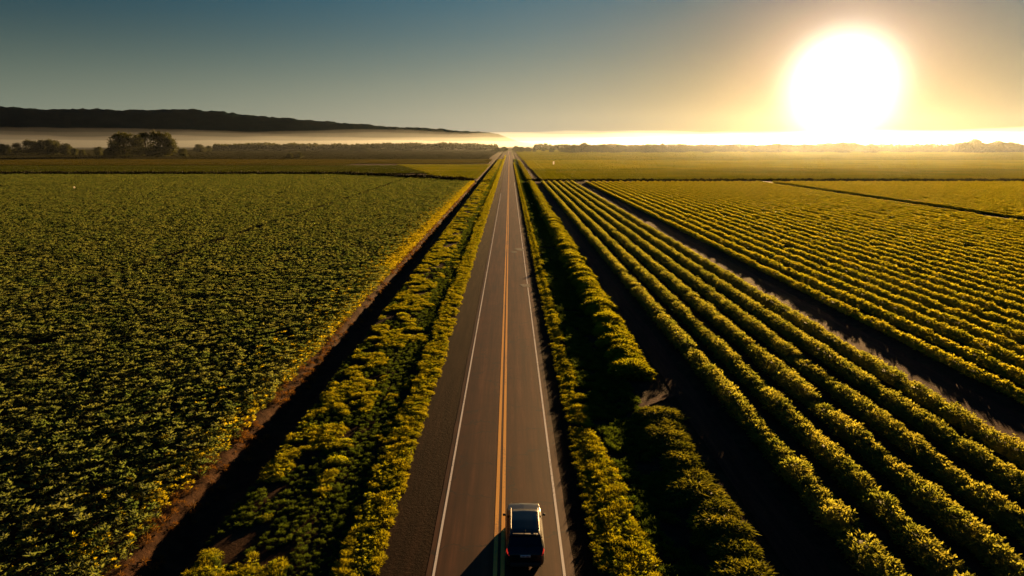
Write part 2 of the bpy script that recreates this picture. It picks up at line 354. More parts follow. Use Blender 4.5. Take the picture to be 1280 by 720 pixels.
def patch_mesh(name, size, spacing, h, spread, L, W, nl, mat, seed, hv=.3, top=0):
    g = np.random.default_rng(seed); parts = []
    k = int(size/spacing)
    for a in range(k):
        for b in range(k):
            s = 1+g.normal(0, hv*.5)
            V, F = crop_plant_arr(nl, h*s, spread, L, W, int(g.integers(1e9)), top)
            V = V+np.array([(a+.5)*spacing-size/2+g.normal(0, spacing*.22), (b+.5)*spacing-size/2+g.normal(0, spacing*.22), 0]); parts.append((V, F))
    V, F = merge(parts); return mesh_np(name, V, F, mat)
def dome_leaves(n, rx, ry, h, L, W, seed, out=.7, mat=None, name='m', core=True, droop=.3):
    g = np.random.default_rng(seed)
    u = g.random(n); a = g.random(n)*2*math.pi; zz = u; rr = np.sqrt(1-zz**2)
    s = .72+.33*g.random(n)
    bump = 1+.22*(fbm(np.cos(a)*2+5, np.sin(a)*2+zz*2+5, seed)-.5)*2
    P = np.stack([np.cos(a)*rr*rx*s*bump, np.sin(a)*rr*ry*s*bump, zz*h*s*bump], 1)
    D = np.stack([np.cos(a)*rr*out, np.sin(a)*rr*out, zz*.6+.25], 1)+g.normal(0, .38, (n, 3))
    V, F = leaf_arrays(P, D, np.stack([g.normal(0, .4, n), g.normal(0, .4, n), np.ones(n)], 1), L*(.6+.8*g.random(n)), W*(.7+.6*g.random(n)), droop)
    parts = [(V, F)]
    if core:
        na, nz = 10, 4; vv = []
        for q in range(nz+1):
            t = q/nz*math.pi/2
            for k in range(na):
                b = k/na*2*math.pi; j = .70+.1*math.sin(seed+k*2.3+q)
                vv.append((math.cos(b)*math.cos(t)*rx*j, math.sin(b)*math.cos(t)*ry*j, math.sin(t)*h*j-.1))
        ff = np.array([[q*na+k, q*na+(k+1) % na, (q+1)*na+(k+1) % na, (q+1)*na+k] for q in range(nz) for k in range(na)])
        parts.append((np.array(vv), ff))
    V, F = merge(parts); return mesh_np(name, V, F, mat)
def proto_coll(name, meshes):
    c = bpy.data.collections.new(name)
    for m in meshes:
        o = bpy.data.objects.new(m.name, m); c.objects.link(o)
    return c
def scatter(name, pts, coll, smin, smax, label, cat, rot90=False, group=None):
    pts = np.asarray(pts, np.float32); me = bpy.data.meshes.new(name); me.vertices.add(len(pts)); me.vertices.foreach_set('co', pts.ravel()); me.update()
    o = link(name, me); tag(o, label, cat, group, 'stuff')
    ng = bpy.data.node_groups.new(name, 'GeometryNodeTree')
    ng.interface.new_socket('Geometry', in_out='INPUT', socket_type='NodeSocketGeometry'); ng.interface.new_socket('Geometry', in_out='OUTPUT', socket_type='NodeSocketGeometry')
    gi = ng.nodes.new('NodeGroupInput'); go = ng.nodes.new('NodeGroupOutput')
    ci = ng.nodes.new('GeometryNodeCollectionInfo'); ci.inputs[0].default_value = coll; ci.inputs['Separate Children'].default_value = True; ci.inputs['Reset Children'].default_value = True
    mp = ng.nodes.new('GeometryNodeMeshToPoints')
    ip = ng.nodes.new('GeometryNodeInstanceOnPoints'); ip.inputs['Pick Instance'].default_value = True
    rs = ng.nodes.new('FunctionNodeRandomValue'); rs.data_type = 'FLOAT'; rs.inputs[2].default_value = smin; rs.inputs[3].default_value = smax
    rz = ng.nodes.new('FunctionNodeRandomValue'); rz.data_type = 'FLOAT'; rz.inputs[2].default_value = 0; rz.inputs[3].default_value = 4 if rot90 else 6.2832
    rz.inputs['Seed'].default_value = 5
    src = rz.outputs[1]
    if rot90:
        fl = ng.nodes.new('ShaderNodeMath'); fl.operation = 'FLOOR'; ng.links.new(src, fl.inputs[0])
        mu = ng.nodes.new('ShaderNodeMath'); mu.operation = 'MULTIPLY'; mu.inputs[1].default_value = math.pi/2; ng.links.new(fl.outputs[0], mu.inputs[0]); src = mu.outputs[0]
    cx = ng.nodes.new('ShaderNodeCombineXYZ'); ng.links.new(src, cx.inputs[2])
    ng.links.new(gi.outputs[0], mp.inputs[0]); ng.links.new(mp.outputs[0], ip.inputs['Points']); ng.links.new(ci.outputs[0], ip.inputs['Instance'])
    ng.links.new(cx.outputs[0], ip.inputs['Rotation']); ng.links.new(rs.outputs[1], ip.inputs['Scale']); ng.links.new(ip.outputs[0], go.inputs[0])
    md = o.modifiers.new('scatter', 'NODES'); md.node_group = ng
    return o
def jgrid(x0, x1, y0, y1, s, j=.35, keep=None):
    X, Y = np.meshgrid(np.arange(x0, x1, s), np.arange(y0, y1, s)); X = X.ravel(); Y = Y.ravel()
    X = X+rng.uniform(-j, j, len(X))*s; Y = Y+rng.uniform(-j, j, len(Y))*s
    if keep is not None: k = keep(X, Y); X, Y = X[k], Y[k]
    return np.stack([X, Y, gz(X, Y)], 1)

# ------------------------------------------------------------------ left field
cm = [crop_plant_mesh(k) for k in range(6)]
pc = proto_coll('crop_plants', cm)
def left_keep(x, y):
    lim = -(.75*y*1.3+24)
    yl = np.interp(x, [-2000, -129, -60, -24], [545, 525, 466, 426])
    # small field track crossing the far left corner
    yt = np.interp(x, [-600, -275, -243, -200], [360, 371, 425, 520])
    return (x > lim)&(y < yl)&(np.abs(x+71) > .9)&(~((x < -200)&(np.abs(y-yt) < 6)))&(vnoise(x*.9, y*.9, 44) > .12)&(fbm(x*.11, y*.11, 47) > .19+.16*np.clip((62-y)/25, 0, 1)*(x < -32))
pts = jgrid(-150, -21.9, 16, 125, .68, .42, lambda x, y: left_keep(x, y))
pts = pts[rng.random(len(pts)) < .94]
dep = pts[:, 1]*math.cos(R(11.9))+23*math.sin(R(11.9)); inview = (pts[:, 0] > -.752*dep)&(pts[:, 1] > 33)
order = np.argsort(np.where(inview, np.hypot(pts[:, 1], pts[:, 0]), 1e9))
near, rest = order[:300], order[300:]
for k, q in enumerate(near):
    o = link('crop_plant', cm[k % 6], loc=pts[q]); o.rotation_euler = (0, 0, random.random()*6.28); s = random.uniform(.75, 1.25); o.scale = (s, s, s*random.uniform(.85, 1.15))
    tag(o, 'low leafy green crop plant in the near corner of the field left of the ditch', 'crop plant', 'crop plants in the left field nearest the camera')
scatter('left_crop', pts[rest], pc, .7, 1.3, 'dense leafy green crop covering the field left of the road', 'crop')
pm = proto_coll('crop_patches', [patch_mesh('crop_patch', 3.0, .75, .78, .40, .30, .17, 7, M['crop'], 300+k, .5, 2) for k in range(5)])
fp = jgrid(-560, -23.4, 126, 545, 2.95, 0.08, lambda x, y: left_keep(x, y) | (np.abs(x+71) < 1))
fp = fp[left_keep(fp[:, 0], fp[:, 1])|(rng.random(len(fp)) < .0)]
scatter('left_crop', fp, pm, .95, 1.12, 'even leafy green crop in the far part of the field left of the road', 'crop', True)
# dry stems and thistles on the bank at the field edge
dryc = proto_coll('bank_weeds', [dome_leaves(70, .3, .3, .45, .4, .06, 900+k, .6, M['dry'], 'bank_weed', False, .1) for k in range(3)])
bp = jgrid(-22.2, -20.2, 18, 430, .5, .45, lambda x, y: (rng.random(len(x)) < .5)&(fbm(x*.7, y*.5, 70) > .42))
scatter('bank_weeds', bp, dryc, .25, .75, 'rusty brown dry weeds along the bank of the left ditch', 'weeds')

edgec = proto_coll('edge_plants', [mesh_np('edge_plant', *crop_plant_arr(22, .62, .34, .20, .10, 960+k, 3), M['edge']) for k in range(4)])
ep = jgrid(-30, -21.7, 16, 432, .52, .42, lambda x, y: rng.random(len(x)) < np.clip((x+30)/7.5, 0, 1)**1.5*1.1*np.clip((y-20)/90, .25, 1))
scatter('crop_edge', ep, edgec, .75, 1.35, 'golden yellowing plants along the field edge above the left ditch', 'crop')
# ------------------------------------------------------------------ verges
M['gold_grass'] = leaf_mat('gold_grass', (.12, .14, .012), (.23, .23, .02), (2.5, 2.15, .5), .5, .8)
weedc = proto_coll('verge_weeds', [mesh_np('verge_weed', *crop_plant_arr(26, .28, .34, .14, .07, 500+k, 4), M['weed']) for k in range(4)]
                   + [dome_leaves(150, .36, .36, .26, .22, .025, 520+k, .45, M['gold_grass'], 'gold_tuft', False, .2) for k in range(4)])
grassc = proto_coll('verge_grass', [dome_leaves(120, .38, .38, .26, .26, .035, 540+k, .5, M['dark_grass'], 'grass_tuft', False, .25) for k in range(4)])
def right_weed(x, y):
    w = np.interp(y, [0, 34, 46, 52, 70, 430], [8.3, 8.1, 7.6, 6.9, 6.35, 6.2])
    return (x > 4.85)&(x < w+(fbm(x*0+1, y*.25, 61)-.5)*.9)&(x > 4.75+(fbm(x*0, y*.5, 62)-.5)*.5)&(fbm(x*.8, y*.8, 63) > .30)
rw = jgrid(4.3, 8.6, 14, 900, .26, .45, right_weed)
scatter('roadside_weeds', rw[rw[:, 0] < 5.9], weedc, .40, .72, 'short sunlit weeds right against the gravel of the right shoulder', 'weeds')
scatter('roadside_weeds', rw[rw[:, 0] >= 5.9], weedc, .6, 1.1, 'sunlit yellow-green leafy weeds along the right road edge', 'weeds')
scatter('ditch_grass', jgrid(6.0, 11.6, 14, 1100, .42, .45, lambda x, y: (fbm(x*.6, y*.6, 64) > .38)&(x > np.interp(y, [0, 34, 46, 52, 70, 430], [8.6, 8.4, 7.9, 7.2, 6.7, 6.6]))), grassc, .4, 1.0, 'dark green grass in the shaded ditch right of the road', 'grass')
def left_inner(x, y): return (x > -9.7+(fbm(x*0, y*.2, 65)-.5)*1.3)&(x < -7.35+(fbm(x*0+3, y*.6, 66)-.5)*.6)&(fbm(x*.9, y*.9, 67) > .33)
scatter('roadside_weeds', jgrid(-10.6, -7.0, 14, 1500, .28, .45, left_inner), weedc, .45, .9, 'sunlit yellow-green weeds along the left road edge', 'weeds')
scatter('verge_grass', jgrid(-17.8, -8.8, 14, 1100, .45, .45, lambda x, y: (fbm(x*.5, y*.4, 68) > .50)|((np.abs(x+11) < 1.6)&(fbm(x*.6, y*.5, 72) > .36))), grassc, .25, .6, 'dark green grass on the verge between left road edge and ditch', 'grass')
def left_outer(x, y): return (fbm(x*.55, y*.4, 69) > .555)&((x < -12.4) | (fbm(x*.5, y*.3, 71) > .62))
scatter('verge_weeds', jgrid(-17.6, -10.0, 14, 1100, .31, .45, left_outer), weedc, .45, .95, 'patchy yellow-green weeds beside the left ditch', 'weeds')
# individual weed bushes
wb = [dome_leaves(520, 1.0, .9, .8, .18, .09, 700+k, .7, M['weed'], 'weed_bush', True, .2) for k in range(4)]
yy = 22.0; k = 0
while yy < 430:
    x = -14.8+random.uniform(-2.3, 2.2); s = random.uniform(.3, .8)
    o = link('weed_bush', wb[k % 4], loc=(x, yy, float(gz(x, yy))-.03)); o.rotation_euler = (0, 0, random.random()*6.28); o.scale = (s, s*random.uniform(.8, 1.3), s*random.uniform(.45, .75))
    tag(o, 'low rounded yellow-green weed bush on the rough verge beside the left ditch', 'bush', 'weed bushes between the left ditch and the road')
    yy += random.uniform(2.2, 5.4)*(1 if yy < 150 else 1.8); k += 1

# ------------------------------------------------------------------ hedge of tussocks right of the road
M['tussock_dull'] = leaf_mat('dull_blade', (.09, .115, .018), (.16, .17, .028), (2.3, 2.0, .7), .4, .7)
td = [dome_leaves(2200, 1.8, 1.5, 1.0, .34, .06, 780+k, .8, M['tussock_dull'], 'hedge_bush', True, .45) for k in range(4)]
WORDS = 'first second third fourth fifth sixth seventh eighth ninth tenth eleventh twelfth thirteenth fourteenth fifteenth sixteenth seventeenth eighteenth nineteenth twentieth'.split()
cn = cf = 0
tb = [dome_leaves(2600, 2.15, 1.55, 1.15, .40, .07, 760+k, .8, M['tussock'], 'hedge_bush', True, .45) for k in range(5)]
yy = 24.0; k = 0
while yy < 1000:
    far = yy > 440
    if 57.5 < yy < 66.0 or 432 < yy < 456: yy += 1; continue
    x = 12.8+random.uniform(-.35, .35)+(.5 if yy < 50 else 0)*(50-yy)/30
    s = random.uniform(.85, 1.12)
    o = link('hedge_bush', td[k % 4] if yy < 58 else tb[k % 5], loc=(x, yy, 0)); o.rotation_euler = (0, 0, random.random()*6.28); o.scale = (s, s, s*random.uniform(.75, 1.0)*(.66 if yy < 58 else 1))
    if yy < 58:
        vis = yy > 34
        tag(o, f'{WORDS[cn]} dull olive bush of the near hedge, counted up from the bottom edge' if vis else 'dull olive tussocky bush of the near hedge, below the bottom of the view', 'bush', 'near hedge bushes before the gap'); cn += vis
    elif not far:
        tag(o, f'{WORDS[cf]} golden green bush of the long hedge, counted from the footpath gap' if cf < 20 else 'golden green tussocky bush in the distant stretch of the long hedge', 'bush', 'hedge bushes beyond the gap'); cf += 1
    else: tag(o, 'far green bush in the roadside hedge beyond the crossing track', 'bush', 'far hedge bushes beyond the crossing track')
    yy += random.uniform(1.9, 2.5)*(1 if yy < 440 else 2.6); k += 1
# footpath through the gap
py = np.linspace(0, 1, 14); fx = 7.5+py*8.3; fy = 52+py*9+np.sin(py*3)*1.2
V = np.concatenate([np.stack([fx, fy-.55, gz(fx, fy)+.09], 1), np.stack([fx, fy+.55, gz(fx, fy)+.09], 1)]); i = np.arange(13)
tag(link('footpath', mesh_np('footpath', V, np.stack([i, i+1, i+15, i+14], 1), M['track'], True)), kind='structure')

# ------------------------------------------------------------------ crop rows, right
def row_mesh(length, w, h, dens, L, W, seed, clump, mat):
    g = np.random.default_rng(seed); n = int(length*dens)
    y = g.random(n)*length; u = g.random(n)
    # denser leaves near the start, where the row is close to the viewer
    th = math.pi*(.04+.92*g.random(n))
    ph = y/clump; gapf = lambda q: 1-.55*(vnoise(q*.55, q*0, seed+9) > .90)-.25*(vnoise(q*.23, q*0, seed+13) > .82)
    bump = (.70+.38*np.abs(np.sin(math.pi*(ph+.6*fbm(y*.5, y*0, seed))))+.45*(fbm(y*.8, y*0+3, seed+1)-.5))*gapf(y)
    hh = h*bump; ww = w*(.70+.6*fbm(y*.6, y*0+7, seed+2))*(.55+.45*bump)
    s = .74+.32*g.random(n)
    P = np.stack([np.cos(th)*ww*s, y, np.sin(th)*hh*s*.98+.04], 1)
    D = np.stack([np.cos(th)*.8, g.normal(0, .5, n), np.sin(th)*.7+.2], 1)+g.normal(0, .3, (n, 3))
    # shoots standing above the canopy, each a small rosette
    ns = int(length*9); m_ = 6; ys_ = np.repeat(g.random(ns)*length, m_); tx = np.repeat(g.normal(0, .38, ns), m_)
    bs = (.70+.38*np.abs(np.sin(math.pi*(ys_/clump+.6*fbm(ys_*.5, ys_*0, seed))))+.45*(fbm(ys_*.8, ys_*0+3, seed+1)-.5))*gapf(ys_)
    hz = h*bs*np.sqrt(np.clip(1-(tx/1.15)**2, .1, 1))*np.repeat(.98+.30*g.random(ns)**2, m_); aa = g.random(ns*m_)*6.283
    P = np.concatenate([P, np.stack([tx*w, ys_, hz], 1)]); D = np.concatenate([D, np.stack([np.cos(aa), np.sin(aa), .3+.9*g.random(ns*m_)], 1)]); n = len(P)
    V, F = leaf_arrays(P, D, np.stack([g.normal(0, .4, n), g.normal(0, .4, n), np.ones(n)], 1), L*(.65+.7*g.random(n)), W*(.7+.6*g.random(n)), .2)
    m = int(length/.7); yy = np.linspace(0, length, m); na = 6
    t = np.linspace(0, math.pi, na); b2 = (.70+.38*np.abs(np.sin(math.pi*(yy/clump+.6*fbm(yy*.5, yy*0, seed))))+.45*(fbm(yy*.8, yy*0+3, seed+1)-.5))*gapf(yy)
    w2 = w*(.70+.6*fbm(yy*.6, yy*0+7, seed+2))*(.55+.45*b2)
    CV = np.stack([np.cos(t)[None]*w2[:, None]*.66, np.repeat(yy[:, None], na, 1), np.sin(t)[None]*h*.70*b2[:, None]-.03], -1).reshape(-1, 3)  # unseen inner shell, added to block light through the leaves
    i = (np.arange(m-1)[:, None]*na+np.arange(na-1)[None]).ravel()
    V, F = merge([(V, F), (CV, np.stack([i, i+1, i+na+1, i+na], 1))])
    return mesh_np('crop_row', V, F, mat)
LEN = 408
rm = [row_mesh(LEN, 1.10, 1.02, 230, .24, .125, 810+k, 1.3, M['row']) for k in range(3)]
ONES = ['', 'first', 'second', 'third', 'fourth', 'fifth', 'sixth', 'seventh', 'eighth', 'ninth', 'tenth', 'eleventh', 'twelfth', 'thirteenth', 'fourteenth', 'fifteenth', 'sixteenth', 'seventeenth', 'eighteenth', 'nineteenth']
TENS = {2: ('twentieth', 'twenty'), 3: ('thirtieth', 'thirty'), 4: ('fortieth', 'forty'), 5: ('fiftieth', 'fifty'), 6: ('sixtieth', 'sixty'), 7: ('seventieth', 'seventy')}
def ordinal(n):
    return ONES[n] if n < 20 else TENS[n//10][0] if n % 10 == 0 else TENS[n//10][1]+'-'+ONES[n % 10]
def place_row(x, k, meshes, label, group, h=1):
    flip = (k % 2) == 1
    o = link('crop_row', meshes[k % len(meshes)], loc=(x, 18+(LEN if flip else 0)+((k*37) % 7)*.6-2, -.02)); o.rotation_euler = (0, 0, math.pi if flip else 0); o.scale = (1, 1, h)
    return tag(o, label, 'crop row', group)
nearx = [20.3, 23.9, 27.5, 31.1, 34.7, 38.2]
ordn = ['first', 'second', 'third', 'fourth', 'fifth']
for k, x in enumerate(nearx):
    lab = 'first bushy green crop row, next to the farm track behind the hedge' if k == 0 else ('bushy green crop row along the near edge of the brown dirt track' if k == 5 else f'{ordn[k]} bushy green crop row counted from the farm track by the hedge')
    place_row(x, k, rm, lab, 'crop rows between the farm track and the dirt track')
rm2 = [row_mesh(LEN, 1.0, .80, 120, .28, .16, 850+k, 1.9, M['row_low']) for k in range(3)]
x = 47.6; k = 0
far0 = 0
while x < 400:
    if not (153.0 < x < 160):
        hh = .85 if k == 0 else 1
        if x > 160: kk = k-far0
        else: kk = k; far0 = k
        lab = ('low green crop row along the far edge of the brown dirt track' if k == 0 else
               f'{ordinal(k+1)} low green crop row to the right of the brown dirt track' if x < 153 else f'{ordinal(kk)} far low crop row beyond the narrow path in the right field')
        g = 'low crop rows right of the dirt track' if x < 153 else 'low crop rows beyond the narrow path'
        place_row(x, k, rm2, lab, g, hh)
    x += 3.5; k += 1

# ------------------------------------------------------------------ far fields
fm_r = leaf_mat('far_leaf_bright', (.05, .07, .008), (.085, .095, .012), (2.5, 2.1, .6), .5, .02)  # on the right fields this brighter leaf colour stands in for haze glow
fm_s = leaf_mat('far_leaf_haze_glow', (.075, .095, .008), (.115, .125, .012), (2.5, 2.1, .6), .5, .02)  # sunward haze glow put into the leaf colour
fm_a = leaf_mat('far_leaf_olive', (.03, .034, .005), (.05, .048, .008), (2.0, 1.7, .7), .4, .02)
fm_b = leaf_mat('far_leaf_green', (.024, .036, .005), (.04, .05, .008), (2.0, 1.8, .7), .4, .02)
fm_c = leaf_mat('far_leaf_dark', (.008, .011, .003), (.016, .018, .005), (1.8, 1.6, .7), .35, .02)
def far_coll(m, nm, s): return proto_coll(nm, [patch_mesh('far_patch', 6*s, 1.0*s, .55*s**.35, .8*s, .6*s**.6, .35*s**.6, 9, m, 400+k, .3) for k in range(3)])
def far_band(x0, x1, y0, y1, m, nm, s, label, edge=None):
    c = far_coll(m, nm, s)
    p = jgrid(x0, x1, y0, y1, 6*s*.97, .04, lambda x, y: (np.abs(x) < .75*y*1.15+60) & (True if edge is None else edge(x, y)))
    scatter(nm, p, c, .97, 1.06, label, 'crop', True)
far_band(24, 900, 462, 660, fm_r, 'far_crop', 1, 'olive crop just beyond the right crossing track')
far_band(26, 1300, 660, 1000, fm_s, 'far_crop', 1.8, 'golden green field further off on the right, brightened as by haze glow')
far_band(30, 2400, 1020, 2700, fm_r, 'far_crop', 3.4, 'amber field below the right tree line, brightened as by haze glow')
far_band(-200, -22, 470, 800, fm_r, 'far_crop', 1, 'bright green triangular field beyond the left crossing ditch', lambda x, y: (x > -.26*(y-300))&(y > np.interp(x, [-2000, -129, -60, -24], [575, 553, 494, 452])))
far_band(-900, -22, 560, 760, fm_b, 'far_crop', 1.2, 'green field strip beyond the left crossing ditch', lambda x, y: (x <= -.26*(y-300)))
far_band(-1300, -24, 785, 1060, fm_a, 'far_crop', 1.8, 'olive field beyond the left green strip', lambda x, y: (x < -180) | (y > 830))
far_band(-2400, -26, 1080, 2700, fm_c, 'far_crop', 3.4, 'dark field around the left tree clumps')

# rank dark growth standing in the ditches that cross behind the near fields
M['ditch_growth'] = leaf_mat('ditch_growth', (.008, .010, .004), (.016, .017, .006), (1.5, 1.3, .7), .2, .3)
dgc = proto_coll('ditch_growth', [dome_leaves(160, 2.2, 2.2, 1.5, .7, .4, 980+k, .6, M['ditch_growth'], 'ditch_growth', True, .2) for k in range(3)])
lx = np.repeat(np.arange(-760, -24, 2.2), 3); ly = np.interp(lx, [-2000, -129, -60, -24], [560, 539, 480, 440])
scatter('ditch_growth', np.stack([lx+rng.uniform(-1, 1, len(lx)), ly+rng.uniform(-7, 9, len(lx)), 0*lx-.4], 1), dgc, .9, 1.5, 'dark line of rank growth in the ditch at the far end of the left field', 'ditch plants')
rx_ = np.repeat(np.arange(16, 620, 2.4), 2)
scatter('ditch_growth', np.stack([rx_+rng.uniform(-1, 1, len(rx_)), 449+rng.uniform(-4, 5, len(rx_)), 0*rx_-.5], 1), dgc, .6, 1.0, 'dark line of rank growth in the ditch at the far end of the right field', 'ditch plants')
# ------------------------------------------------------------------ trees
def tree_meshes(seed, h, w, nclump, mat=None):
    g = np.random.default_rng(seed); rd = random.Random(seed)
    tr = [tube((0, 0, -.5), (.02*h, 0, h*.35), h*.028, h*.019, 8), tube((.02*h, 0, h*.35), (0, .02*h, h*.75), h*.019, h*.006, 7)]
    leafs = []; cl = []
    for k in range(nclump):
        a = rd.random()*6.28; zz = .10+.86*rd.random(); prof = max(.05, math.sin(min(1, (zz+.12)/1.12)*math.pi))**.6
        rr = w*.5*prof*(.35+.65*rd.random()); c = np.array([math.cos(a)*rr, math.sin(a)*rr, zz*h*.93]); r = w*(.10+.10*rd.random()); cl.append((c, r))
    for c, r in cl[:9]: tr.append(tube((0, 0, min(c[2]*.6, h*.6)), tuple(c), h*.009, h*.002, 5))
    for c, r in cl:
        n = 90; d = unit(g.normal(0, 1, (n, 3))); P = c+d*r*(.5+.6*g.random((n, 1)))*np.array([1, 1, .75])
        leafs.append(leaf_arrays(P, d+g.normal(0, .5, (n, 3)), g.normal(0, 1, (n, 3)), w*.055, w*.035))
        na = 6  # shaded inner mass of twigs
    V, F = merge(tr); t = mesh_np('trunk', V, F, M['bark'])
    V, F = merge(leafs); return t, mesh_np('crown', V, F, M['tree_leaf'])
TM = [tree_meshes(31+k, 1.0, w, n) for k, (w, n) in enumerate([(.85, 46), (.7, 40), (1.05, 54), (.6, 34), (1.3, 50)])]
TL = {'clump': []}
def tree(x, y, h, v, label, group=None, wide=1):
    e = empty('tree', (x, y, float(gz(x, y))), random.random()*6.28); e.scale = (h*wide, h*wide, h)
    tag(e, label, 'tree', group)
    link('trunk', TM[v][0], e); link('crown', TM[v][1], e)
F_ = 853.3
def at(px, y_): return (px-637)/F_*(y_*.9785+4.8)
# big dark clump on the left
for px, h, v, lab in ((147, 32, 0, 'dark tree at the left edge of the big clump'), (160, 45, 2, 'tall domed dark tree in the left half of the big clump'), (176, 42, 0, 'dark tree in the middle of the big clump'),
                      (189, 46, 1, 'tall dark tree right of the middle of the big clump'), (203, 47, 2, 'tallest dark tree near the right end of the big clump'), (213, 34, 0, 'dark tree at the right end of the big clump')):
    tree(at(px, 1300), 1300+random.uniform(-15, 15), h, v, lab, None, 1.05)
tree(at(139, 1290), 1290, 16, 4, 'small dark tree at the left foot of the big clump')
tree(at(230, 1290), 1290, 16, 2, 'small dark tree just right of the big clump')
for q, (px, h, v) in enumerate(((27, 27, 0), (38, 33, 2), (51, 31, 4), (62, 34, 2), (74, 30, 0), (84, 24, 4))):
    tree(at(px, 1560), 1560+random.uniform(-20, 20), h, v, 'tree in the hazy dark clump near the left edge of the view', 'trees of the left hazy clump', 1.1)
for px, h in ((95, 15), (-8, 26), (8, 24), (125, 18), (105, 12)):
    tree(at(px, 1480), 1480, h, 2 if px > 0 else 4, {95: 'small round dark tree between the two left clumps', -8: 'broad tree at the far left end of the tree line', 8: 'low broad tree left of the hazy left clump', 125: 'low tree close to the left side of the big clump', 105: 'lowest tree between the two left clumps'}[px])
for px, h, lab in ((362, 8.5, 'small lone bush-like tree on the left plain, left of a pair'), (375, 9.5, 'small wide lone tree on the left plain, right of a pair')):
    tree(at(px, 1150), 1150, h, 4, lab, None, 1.1)
tree(at(250, 2100), 2100, 22, 4, 'faint tree in fog right of the big dark clump', None, 1.4)
tree(at(262, 2150), 2150, 19, 2, 'fainter small tree in fog right of the big dark clump')
tree(at(443, 2100), 2100, 15, 4, 'low faint tree on the plain left of the road', None, 1.5); tree(at(456, 2120), 2120, 16, 4, 'second low faint tree on the plain left of the road', None, 1.5)
# long tree line on the right
rd = random.Random(5); px = 668
while px < 1300:
    big = fbm(np.array([px*.012]), np.array([2.]), 77)[0]
    y = 2000+rd.uniform(-150, 250); h = (11+20*max(0, big-.3)*1.6)*rd.uniform(.7, 1.25)
    if px > 1200: h *= 1.15
    v = rd.choice([0, 2, 4, 4, 2])
    tree(at(px, y), y, h, v, ('taller' if h > 24 else 'middling' if h > 17 else 'low')+' hazy tree in the long line along the right horizon', 'trees along the right horizon', rd.uniform(1.1, 1.5))
    px += rd.uniform(3.5, 8) if big > .42 else rd.uniform(8, 14)
tree(at(828, 1900), 1900, 27, 1, 'slender pointed tree rising above the right horizon tree line')
# roadside trees where the road vanishes
for px, yy, h in ((622, 2050, 13), (630, 2250, 15), (645, 2200, 17), (652, 2080, 15), (660, 2150, 14)):
    tree(at(px, yy), yy, h, 4, 'hazy tree where the road meets the horizon', 'trees at the far end of the road', 1.3)
# far woods in the fog, one mass
def woods(name, a0, a1, r, h, n, label, seed):
    g = np.random.default_rng(seed); a = R(a0)+g.random(n)*R(a1-a0); rr = r+g.random(n)*260
    hh = h*(.55+.6*fbm(np.degrees(a)*1.1, a*0, seed, 4)); z = hh*g.random(n)**.7
    P = np.stack([rr*np.sin(a), rr*np.cos(a), z], 1)
    V, F = leaf_arrays(P, g.normal(0, 1, (n, 3)), g.normal(0, 1, (n, 3)), 9, 7)
    tag(link(name, mesh_np(name, V, F, M['tree_leaf'])), label, 'woods', kind='stuff')
woods('far_woods', -23, -1, 2850, 26, 9000, 'faint far woods sunk in fog left of the road', 4)
woods('far_woods', 2, 48, 2900, 22, 16000, 'far band of woods in bright fog below the sun', 6)

# ------------------------------------------------------------------ small roadside things
wm = leaf_mat('white_plastic', (.7, .68, .62), (.75, .72, .66), (1, 1, 1), .5, 1); gm = plain('grey_metal', (.3, .3, .3), .5, .6)
def sign(name, x, y, w, h, base, label, cat, rz=0):
    e = empty(name, (x, y, float(gz(x, y))), rz); tag(e, label, cat)
    V, F = box_arr((0, 0, (base+h)/2), (.09, .09, base+h)); link('post', mesh_np('post', V, F, gm), e)
    V, F = box_arr((0, -.07, base+h/2), (w, .05, h)); link('panel', mesh_np('panel', V, F, wm), e)
sign('roadside_board', at(692, 760), 760, 1.6, 3.2, 1.6, 'small pale upright board in the green field right of the road', 'board')
sign('field_marker', at(733, 428), 428, 2.2, .5, .5, 'small white marker board where the dirt track meets the crossing lane', 'marker')
sign('crop_sign', -222, 352, .9, 1.1, 1.0, 'tiny pale marker sign at the far corner of the left field', 'marker')
# tar patches on the asphalt
for x0, y0, s in ((2.35, 152, 1.2), (2.6, 112, .9), (.9, 148, .7)):
    g = np.random.default_rng(int(y0)); a = np.linspace(0, 2*math.pi, 14)[:-1]; r = s*(.6+.6*g.random(13))
    V = np.stack([x0+np.cos(a)*r, y0+np.sin(a)*r*1.8, np.array([zroad(q)+.012 for q in x0+np.cos(a)*r])], 1)
    tag(link('tar_patch', mesh_np('tar_patch', V, [np.arange(13)[None]], plain('tar', (.015, .012, .01), .7))), kind='structure')

